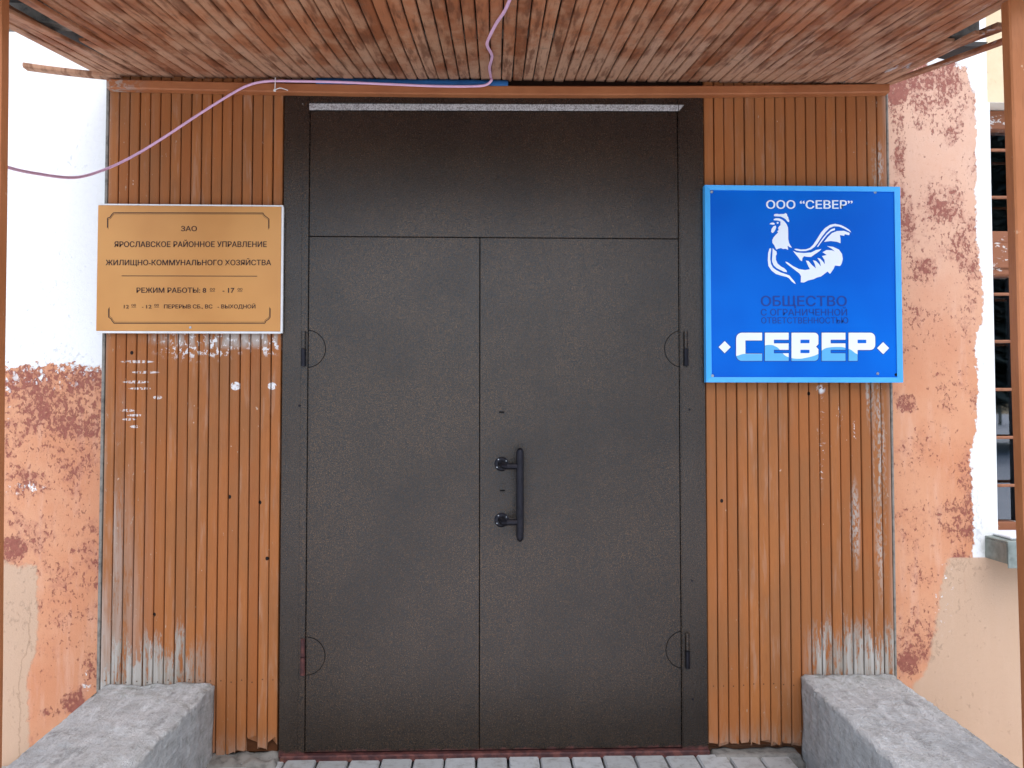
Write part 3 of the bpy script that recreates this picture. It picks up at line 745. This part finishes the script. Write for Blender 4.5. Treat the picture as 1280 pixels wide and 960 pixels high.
# ------------------------------------------------------------------ concrete parapets
def parapet(wl, wr, fl, fr_, label, ztop):
    """wl, wr: pixels of the wall end of the top; fl, fr_: pixels nearer the camera on the same edges"""
    A, B = P(*wl, -.045), P(*wr, -.045); za = (A.z+B.z)/2
    C_, D_ = PZ(*fl, za), PZ(*fr_, za)
    def ext(p, q, y): f = (y-p.y)/(q.y-p.y); return Vector((p.x+(q.x-p.x)*f, y, za))
    YE = -1.4
    A.z = B.z = za
    A2, B2 = ext(A, C_, YE), ext(B, D_, YE)
    t = empty('concrete_parapet', ((A.x+B.x)/2, -.7, ZF-.05), label, 'parapet', 'concrete parapets beside the steps')
    V = []; Fs = []; nx, ny, nz = 24, 110, 14
    sd_ = 5 if A.x < 0 else 40
    def pt(u, v, w_):                                       # u across, v along, w down the sides
        p = A.lerp(B, u).lerp(A2.lerp(B2, u), v); p.z = za - w_*(za+.5)
        q = Vector((p.x*9, p.y*9, p.z*9+sd_)); q2 = q*4
        k = noise.noise(q)*.009 + noise.noise(q2)*.008 + noise.noise(q*9)*.004
        return p, k
    idx = {}
    def vid(i, j, w_):
        key = (i, j, round(w_, 4))
        if key in idx: return idx[key]
        u, v = i/nx, j/ny
        p, k = pt(u, v, w_)
        e = (i in (0, nx))
        if w_ == 0:
            p.z += k*.9
            if e: p.z -= .004 + abs(k)*.8; p.x += (.002 if i == 0 else -.002) + k*.9
            if j == 0: p.z += .0
        else: p.x += (k*.55 if i == 0 else (-k*.55 if i == nx else 0))
        if j == ny: p.y += k
        V.append(p); idx[key] = len(V)-1; return idx[key]
    for j in range(ny):
        for i in range(nx): Fs.append((vid(i, j, 0), vid(i, j+1, 0), vid(i+1, j+1, 0), vid(i+1, j, 0)))
        ws = [0, .012, .04] + [.08+.92*k/(nz-1) for k in range(nz)]
        for a_, b2 in zip(ws[:-1], ws[1:]):
            Fs.append((vid(0, j, a_), vid(0, j, b2), vid(0, j+1, b2), vid(0, j+1, a_)))
            Fs.append((vid(nx, j, a_), vid(nx, j+1, a_), vid(nx, j+1, b2), vid(nx, j, b2)))
    for a_, b2 in zip(ws[:-1], ws[1:]):
        for i in range(nx):
            Fs.append((vid(i, ny, a_), vid(i, ny, b2), vid(i+1, ny, b2), vid(i+1, ny, a_)))
            Fs.append((vid(i, 0, a_), vid(i+1, 0, a_), vid(i+1, 0, b2), vid(i, 0, b2)))
    build('parapet_body', V, Fs, M_conc, t, smooth=True)
    return za
zl_ = parapet((130, 857), (268, 852), (3, 960), (163, 960), 'rough grey concrete parapet left of the door, below the gold plaque', 0)
zr_ = parapet((1001, 844), (1117, 841), (1121, 960), (1279, 960), 'rough grey concrete parapet right of the door, below the blue sign', 0)
PT = min(zl_, zr_)-.01
post(((11.5, 0), (2, 960)), -1, 'brown wooden post at the far left edge beside the left concrete parapet')
post(((1251, 0), (1278.5, 960)), 1, 'brown wooden post at the right edge in front of the barred window')

# ------------------------------------------------------------------ flat lettering helpers
def curve_mesh(cu):
    o = bpy.data.objects.new('tmp', cu); COL.objects.link(o)
    dg = bpy.context.evaluated_depsgraph_get(); me = bpy.data.meshes.new_from_object(o.evaluated_get(dg))
    vs = [v.co.copy() for v in me.vertices]; fs = [list(p.vertices) for p in me.polygons]
    bpy.data.objects.remove(o); bpy.data.curves.remove(cu); bpy.data.meshes.remove(me)
    return vs, fs
CAPH = None
def text_vf(s, bold=0.0, space=1.0):
    cu = bpy.data.curves.new('t', 'FONT'); cu.body = s; cu.size = 1; cu.offset = bold; cu.space_character = space
    cu.resolution_u = 3; cu.fill_mode = 'FRONT'; cu.extrude = 0
    return curve_mesh(cu)
_v, _ = text_vf('Н'); CAPH = max(v.y for v in _v) - min(v.y for v in _v)
def letter(s, conv, x0, x1, base, cap, Y, mat, parent, bold=.02, space=1.0, label=None, name='lettering', depth=.0008):
    """text whose ink runs from x0 to x1, standing on base, with capitals up to cap (zoom pixels)"""
    v0, f0 = text_vf(s, 0.0, space); vs = []; fs = []
    for k, (ox, oy) in enumerate(((-1, 0), (0, .5), (1, 0), (0, -.5)) if bold >= .01 else ((0, 0),)):
        n = len(vs); vs += [Vector((v.x+ox*bold, v.y+oy*bold, v.z+.004+k*.003)) for v in v0]; fs += [[i+n for i in f] for f in f0]
    a_ = min(v.x for v in vs); b2 = max(v.x for v in vs)
    p, q, r = conv(x0, base), conv(x1, base), conv(x0, cap)
    sx = (q.x-p.x)/(b2-a_); sz = (r.z-p.z)/CAPH
    V = [(p.x+(v.x-a_)*sx, Y - (v.z+.01)/.02*depth, p.z + (q.z-p.z)*(v.x-a_)/(b2-a_) + v.y*sz) for v in vs]
    return build(name, V, fs, mat, parent, label=label)
def poly2d(loops, conv, Y, mat, parent, name, depth=.0008, label=None, grow=0.0):
    cu = bpy.data.curves.new('p', 'CURVE'); cu.dimensions = '2D'; cu.fill_mode = 'FRONT'; cu.extrude = .01; cu.offset = grow
    for L in loops:
        sp = cu.splines.new('POLY'); sp.points.add(len(L)-1); sp.use_cyclic_u = True
        for k, (x, y) in enumerate(L): c = conv(x, y); sp.points[k].co = (c.x, c.z, 0, 1)
    vs, fs = curve_mesh(cu)
    V = [(v.x, Y - (v.z+.01)/.02*depth, v.y) for v in vs]
    return build(name, V, fs, mat, parent, label=label)
def stroke(pts, conv, wd, Y, mat, parent, name, depth=.0008):
    q = [conv(x, y) for x, y in pts]; q = [Vector((v.x, v.z)) for v in q]; V = []
    for i, p in enumerate(q):
        d1 = (q[min(i+1, len(q)-1)]-q[i]) if i < len(q)-1 else (q[i]-q[i-1]); d0 = (q[i]-q[i-1]) if i else d1
        n1 = Vector((-d1.y, d1.x)).normalized(); n0_ = Vector((-d0.y, d0.x)).normalized(); n_ = (n1+n0_).normalized(); k = wd/2/max(.5, n_.dot(n1))
        V += [(p.x+n_.x*k, Y-depth, p.y+n_.y*k), (p.x-n_.x*k, Y-depth, p.y-n_.y*k), (p.x-n_.x*k, Y, p.y-n_.y*k), (p.x+n_.x*k, Y, p.y+n_.y*k)]
    Fs = [(4*i+k, 4*i+(k+1) % 4, 4*i+4+(k+1) % 4, 4*i+4+k) for i in range(len(q)-1) for k in range(4)]
    Fs += [(3, 2, 1, 0), tuple(4*(len(q)-1)+k for k in range(4))]
    return build(name, V, Fs, mat, parent)

# ------------------------------------------------------------------ gold plaque
GY = -.062
gc = lambda x, y: P(100+x/4.7407, 240+y/4.7407, GY)
pl = empty('wall_plaque', gc(640, 820), 'gold coloured rectangular plaque with brown Cyrillic lettering on the left cladding', 'plaque')
c00, c11 = gc(107, 78), gc(1187, 826)
m = MB(); m.box(c00.x, c11.x, GY, GY+.006, c11.z, c00.z, .001); m.build('plate', M_gold, pl)
m = MB(); e_ = .006
m.box(c00.x, c11.x+e_, GY-.001, GY+.010, c00.z+.0004, c00.z+e_*.9, .001); m.box(c11.x+.0004, c11.x+e_*1.3, GY-.001, GY+.010, c11.z-e_, c00.z+.0003, .001)
m.box(c00.x, c11.x+.0003, GY-.001, GY+.010, c11.z-e_*1.3, c11.z-.0004, .001); m.build('edge_trim', M_white, pl)
m = MB(); m.box(c00.x+.02, c11.x-.02, GY+.0065, YC-.004, c11.z+.02, c00.z-.02); m.build('mounting_batten', M_gw, pl)
LT = GY-.0001
def gl(s, x0, x1, base, cap, **k): letter(s, gc, x0, x1, base, cap, LT, M_ink, pl, **k)
gl('ЗАО', 598, 693, 232, 202, bold=.018)
gl('ЯРОСЛАВСКОЕ РАЙОННОЕ УПРАВЛЕНИЕ', 203, 1107, 326, 293, bold=.02)
gl('ЖИЛИЩНО-КОММУНАЛЬНОГО ХОЗЯЙСТВА', 152, 1133, 434, 402, bold=.02)
gl('РЕЖИМ РАБОТЫ: 8', 335, 748, 597, 567, bold=.02); gl('-', 845, 856, 597, 567, bold=.02); gl('17', 877, 915, 597, 567, bold=.02)
gl('12', 260, 290, 690, 668, bold=.015); gl('-', 367, 376, 690, 668); gl('12', 392, 425, 690, 668, bold=.015)
gl('ПЕРЕРЫВ СБ., ВС', 498, 785, 690, 667, bold=.02); gl('- ВЫХОДНОЙ', 815, 1040, 690, 667, bold=.02)
for (x0, x1, b_, c_) in ((770, 800, 585, 568), (934, 963, 585, 568), (305, 332, 678, 663), (440, 468, 678, 663)):
    gl('00', x0, x1, b_, c_, bold=.0); stroke([(x0, b_+5), (x1, b_+5)], gc, .0011, LT, M_ink, pl, 'underline')
stroke([(247, 497), (1050, 499)], gc, .0022, LT, M_ink, pl, 'rule_line')
for L in ([(163, 212), (163, 155), (178, 150), (188, 135), (200, 123), (1084, 125), (1094, 140), (1112, 153), (1120, 160), (1120, 216)],
          [(170, 690), (170, 742), (184, 752), (192, 766), (203, 778), (1095, 778), (1103, 764), (1118, 754), (1127, 742), (1127, 689)]):
    stroke(L, gc, .0026, LT, M_ink, pl, 'border_line')
    stroke([(x*(1-.008)+645*.008 + (6 if x < 645 else -6)*0, y+(7 if y < 450 else -7)) for x, y in L], gc, .0008, LT, M_ink, pl, 'border_line')
c = gc(654, 803); m = MB(); m.disc((c.x, GY, c.z), .0048, .002, 12, .001); m.build('screw', M_screw, pl)

# ------------------------------------------------------------------ blue sign
BY = -.075
bc = lambda x, y: P(870+x/3.5556, 220+y/3.5556, BY)
bs = empty('company_sign', bc(480, 918), 'large square blue sign with a white rooster emblem on the right cladding', 'sign')
o0, o1, i0, i1 = bc(37, 42), bc(917, 918), bc(62, 63), bc(893, 895)
m = MB(); m.box(i0.x-.003, i1.x+.003, BY+.001, BY+.008, i1.z-.003, i0.z+.003); m.build('panel', M_blue, bs)
m = MB()
def mitre(x0, z0, x1, z1, X0, Z0, X1, Z1):               # a frame rail: inner edge x,z  outer edge X,Z
    f, k = BY-.006, BY+.022
    V = [(x0, f+.003, z0), (x1, f+.003, z1), (X1, f, Z1), (X0, f, Z0), (x0, k, z0), (x1, k, z1), (X1, k, Z1), (X0, k, Z0)]
    return V, [(0, 1, 2, 3), (4, 7, 6, 5), (0, 4, 5, 1), (2, 6, 7, 3), (1, 5, 6, 2), (0, 3, 7, 4)]
for args in ((i0.x, i0.z, i1.x, i0.z, o0.x, o0.z, o1.x, o0.z), (i1.x, i0.z, i1.x, i1.z, o1.x, o0.z, o1.x, o1.z),
             (i1.x, i1.z, i0.x, i1.z, o1.x, o1.z, o0.x, o1.z), (i0.x, i1.z, i0.x, i0.z, o0.x, o1.z, o0.x, o0.z)):
    V, F_ = mitre(*args); build('frame_rail', V, F_, M_lblue, bs)
for (za, zb_) in ((o1.z+.06, o1.z+.1), (o0.z-.1, o0.z-.06)):
    m = MB(); m.box(o0.x+.05, o1.x-.12, BY+.0225, YC-.003, za, zb_); m.build('mounting_rail', M_gw, bs)
BT = BY+.0009
letter('ООО “СЕВЕР”', bc, 312, 697, 145, 108, BT, M_print, bs, bold=.022)
letter('ОБЩЕСТВО', bc, 288, 671, 578, 533, BT, M_navy, bs, bold=.018)
letter('С ОГРАНИЧЕННОЙ', bc, 288, 672, 620, 591, BT, M_navy, bs, bold=.012)
letter('ОТВЕТСТВЕННОСТЬЮ', bc, 290, 677, 655, 628, BT, M_navy, bs, bold=.01)
zc_ = lambda x, y: P(890+x/5.565, 360+y/5.565, BY)
M_emb = emblem_mat(zc_)
def arc(cx, cy, r, a0, a1, n=5): return [(cx+math.cos(math.radians(a0+(a1-a0)*k/n))*r, cy+math.sin(math.radians(a0+(a1-a0)*k/n))*r) for k in range(n+1)]
def rect(x0, y0, x1, y1): return [(x0, y0), (x1, y0), (x1, y1), (x0, y1)]
def Ee(x): return [[(x, 311), (x+165, 311), (x+165, 360), (x+62, 360), (x+62, 385), (x+165, 385), (x+165, 430), (x+62, 430), (x+62, 454), (x+165, 454), (x+165, 507), (x, 507)]]
glyphs = [[[(348, 311)] + arc(208, 351, 40, -90, -180) + arc(208, 467, 40, 180, 90) + [(348, 507), (348, 457), (232, 457), (232, 365), (348, 365)]],
          Ee(368),
          [[(553, 311)] + arc(712, 339, 28, -90, 0) + [(740, 390), (724, 408), (740, 426)] + arc(712, 479, 28, 0, 90) + [(553, 507)], rect(615, 360, 678, 384)[::-1], rect(615, 430, 678, 453)[::-1]],
          Ee(763),
          [[(950, 311)] + arc(1100, 346, 35, -90, 0) + arc(1100, 396, 35, 0, 90) + [(1012, 431), (1012, 507), (950, 507)], rect(1012, 360, 1073, 384)[::-1]]]
for L in glyphs:
    poly2d([L[0]], zc_, BT+.0002, M_outl, bs, 'letter_outline', .0006, grow=.0022)
    poly2d(L, zc_, BT-.0006, M_emb, bs, 'letter', .0008)
    for h in L[1:]: poly2d([h], zc_, BT-.0006, M_blue, bs, 'letter_counter', .0003)
for (cx, cy) in ((88, 411), (1190, 418)):
    poly2d([[(cx-47, cy), (cx, cy-47), (cx+47, cy), (cx, cy+47)]], zc_, BT+.0002, M_outl, bs, 'diamond_outline', .0006)
    poly2d([[(cx-42, cy), (cx, cy-42), (cx+42, cy), (cx, cy+42)]], zc_, BT-.0006, M_print, bs, 'diamond', .0008)
rz = lambda x, y: P(940+x/8, 250+y/8, BY)
R_ = [
 [(218,150),(228,140),(250,138),(268,142),(290,140),(320,140),(335,130),(350,140),(352,158),(362,172),(365,190),(372,205),(370,222),(355,215),(335,190),(310,175),(285,165),(250,163),(225,162)],
 [(218,190),(240,182),(270,183),(300,195),(325,215),(345,240),(360,275),(362,330),(362,390),(370,430),(385,455),(400,478),(375,470),(355,455),(362,498),(335,487),(310,490),(290,480),(268,485),(245,495),(235,480),(222,450),(205,430),(203,400),(215,375),(240,345),(262,325),(252,312),(268,300),(262,280),(272,262),(285,250),(285,215),(262,205),(235,203),(218,202)],
 [(175,240),(190,228),(212,225),(228,235),(225,245),(205,246),(190,243)],
 [(215,262),(235,255),(242,270),(235,295),(220,320),(205,330),(192,318),(195,290)],
 [(175,485),(190,482),(192,500),(185,540),(182,590),(190,640),(210,675),(240,700),(290,725),(350,745),(375,755),(395,780),(425,815),(438,840),(420,832),(395,812),(370,782),(345,768),(300,758),(240,740),(195,705),(165,660),(158,600),(162,530)],
 [(208,480),(225,500),(245,515),(248,540),(238,560),(240,600),(255,635),(290,665),(320,680),(345,705),(350,722),(320,718),(285,700),(245,680),(215,650),(200,610),(203,560),(205,520)],
 [(422,490),(440,487),(490,495),(540,493),(580,478),(610,450),(650,390),(690,325),(730,280),(780,248),(830,238),(890,250),(940,275),(975,300),(993,325),(970,312),(920,285),(870,265),(820,262),(775,280),(735,320),(690,380),(655,435),(625,470),(590,495),(540,510),(480,512),(440,503)],
 [(652,465),(675,430),(710,380),(750,330),(790,295),(828,280),(830,300),(790,315),(750,350),(710,400),(680,440),(660,470)],
 [(720,420),(760,370),(800,330),(850,310),(920,308),(978,330),(972,352),(928,342),(922,358),(878,350),(885,385),(885,432),(850,418),(790,410),(745,415)],
 [(410,508),(450,525),(520,530),(590,525),(640,500),(695,490),(670,515),(625,545),(590,570),(550,568),(520,562),(505,580),(500,612),(480,600),(460,570),(435,540)],
 [(335,615),(360,625),(410,660),(470,690),(530,700),(580,692),(560,655),(540,605),(565,610),(600,650),(640,685),(630,645),(610,602),(640,610),(670,640),(690,665),(680,620),(655,580),(680,585),(710,615),(730,645),(725,600),(700,560),(748,550),(705,522),(745,500),(800,503),(830,515),(795,485),(750,460),(810,468),(870,495),(900,540),(908,590),(895,640),(880,660),(830,655),(815,690),(780,738),(755,715),(690,765),(650,775),(620,790),(560,805),(520,825),(488,822),(490,760),(475,735),(430,700),(370,655),(340,630)],
 arc(257, 228, 10, 0, 330, 9)]
em = MB()
for L in R_:
    o = poly2d([L], rz, BT-.0002, M_print, None, 'tmp_piece')
    em.add([v.co + o.location for v in o.data.vertices], [list(p.vertices) for p in o.data.polygons]); me_ = o.data
    bpy.data.objects.remove(o); bpy.data.meshes.remove(me_)
em.build('rooster_emblem', M_print, bs)
for (x, y, mm) in ((68, 72, M_screw), (797, 72, M_screw), (72, 888, M_screw), (808, 878, M_screw), (890, 883, M_iron)):
    c = bc(x, y); yy = BY-.004 if x in (68, 72) else BY+.001
    m = MB(); m.disc((c.x, yy, c.z), .0055, .0018, 14, .0002); m.disc((c.x, yy-.0017, c.z), .0022, .0008, 8, 0); m.build('screw', mm, bs)

# ------------------------------------------------------------------ cables, tie, blue sheet
def smooth_path(pts, n=6):
    pts = [Vector(p) for p in pts]; out = []
    for i in range(len(pts)-1):
        p0, p1, p2, p3 = pts[max(i-1, 0)], pts[i], pts[i+1], pts[min(i+2, len(pts)-1)]
        for k in range(n):
            t = k/n; out.append(.5*((2*p1)+(p2-p0)*t+(2*p0-5*p1+4*p2-p3)*t*t+(3*p1-p0-3*p2+p3)*t**3))
    return out + [pts[-1]]
CYb = -.085
cpts = [P(-6, 205, -.86), P(7, 208.5, -.78), P(40, 216, -.55), P(92, 222, -.3), P(128, 213, -.16), P(163, 197, -.1), P(200, 175, -.09), P(250, 142, -.088), P(290, 117, -.087), P(312, 106, -.086), P(335, 101.5, -.086),
        P(370, 101.5, -.086), P(420, 102.5, -.086), P(480, 105, -.086), P(540, 107.5, -.086), P(585, 108, -.086), P(606, 106.5, -.088), P(614, 101, -.092)]
def ceil_pt(px, py, drop=.006):
    t = .0
    for _ in range(40):
        p = P(px, py, -.03-t); dz = p.z - (ceil_z(p.x, t)-drop); 
        t += dz*1.2
        t = max(t, .0)
    return P(px, py, -.03-t)
up_ = [P(613.5, 96, -.095), ceil_pt(612, 84), ceil_pt(615, 70), ceil_pt(609, 57, .012), ceil_pt(611, 48, .012), ceil_pt(620, 30), ceil_pt(630, 15, .008), ceil_pt(637, 0), ceil_pt(641, -14)]
m = MB(); pts = smooth_path(cpts+up_, 6); m.tube(pts, [.0032 if p.x < P(128, 0).x else .0046 for p in pts], 8)
o = m.build('cable', M_cable, smooth=True)
o['label'] = 'thin pink cable sagging in from the left, over the trim and up the ceiling'; o['category'] = 'cable'
# white cable tie
m = MB(); c = P(344, 100, -.094)
m.tube(smooth_path([P(344, 97, -.094), P(344, 105, -.097), P(343.5, 112, -.096)], 3), .0016, 6)
m.tube(smooth_path([P(343.5, 112.5, -.096), P(350, 110, -.11), P(356, 111.5, -.115), P(360, 113, -.112)], 3), .0014, 6)
q = P(343.5, 113, -.096); m.box(q.x-.004, q.x+.004, q.y-.004, q.y+.002, q.z-.004, q.z+.003, .0008)
o = m.build('cable_tie', M_white); o['label'] = 'white plastic cable tie holding the pink cable at the trim above the left door corner'; o['category'] = 'cable tie'
# blue sheet stuffed in the gap between trim and ceiling
V = []; n = 24
for i in range(n+1):
    f = i/n; px = 395+(635-395)*f
    top_ = P(px, 97.5+2.5*f, -.072); bot = P(px, 107+1.5*f, -.072)
    wv = noise.noise(Vector((i*.6, 2, 0)))*.004
    V += [top_ + Vector((0, wv, 0)), (top_+bot)/2 + Vector((0, -.006+wv, 0)), bot + Vector((0, wv, -.006))]
n0 = len(V); V += [v + Vector((0, .003, 0)) for v in V]
Fs = []
for i in range(n):
    for k in range(2): a_ = i*3+k; Fs.append((a_, a_+1, a_+4, a_+3)); Fs.append((n0+a_, n0+a_+3, n0+a_+4, n0+a_+1))
    Fs.append((i*3, i*3+3, n0+i*3+3, n0+i*3)); Fs.append((i*3+2, n0+i*3+2, n0+i*3+5, i*3+5))
o = build('plastic_sheet', V, Fs, M_tarp, smooth=True); o['label'] = 'blue plastic strip tucked between the trim board and the ceiling slats'; o['category'] = 'plastic strip'

# ------------------------------------------------------------------ wood edge across the yard (seen only as reflections)
mb = MB(); rnd = random.Random(3)
for k in range(66):
    x = -69 + k*3 + rnd.uniform(-1, 1); y = -70 + rnd.uniform(-8, 8); h = rnd.uniform(6, 11)
    if k >= 46: x = 12 + (k-46)*1.8 + rnd.uniform(-.8, .8); y = -30 + rnd.uniform(-4, 4); h = rnd.uniform(13, 18)
    mb.tube([(x, y, -.6), (x, y, h*.9)], [.16, .04], 6)
    for q in range(150 if k < 46 else 1100):
        z = h*(.12+.88*rnd.random()**1.2); r = (1-z/h)*h*.26+.15; an = rnd.uniform(0, 6.283); rr = r*rnd.uniform(.2, 1)
        c = Vector((x+math.cos(an)*rr, y+math.sin(an)*rr, z)); d = Vector((math.cos(an), math.sin(an), -.45)); s_ = Vector((-d.y, d.x, 0)); l = rnd.uniform(.4, .9)*(1 if k < 46 else 2)
        mb.add([c-s_*.25*l, c+s_*.25*l, c+d*l], [(0, 1, 2)])
mb.build('distant_wood', M_needle, kind='stuff')
bpy.data.objects['distant_wood']['label'] = 'dark conifer wood across the snowy yard behind the viewer'
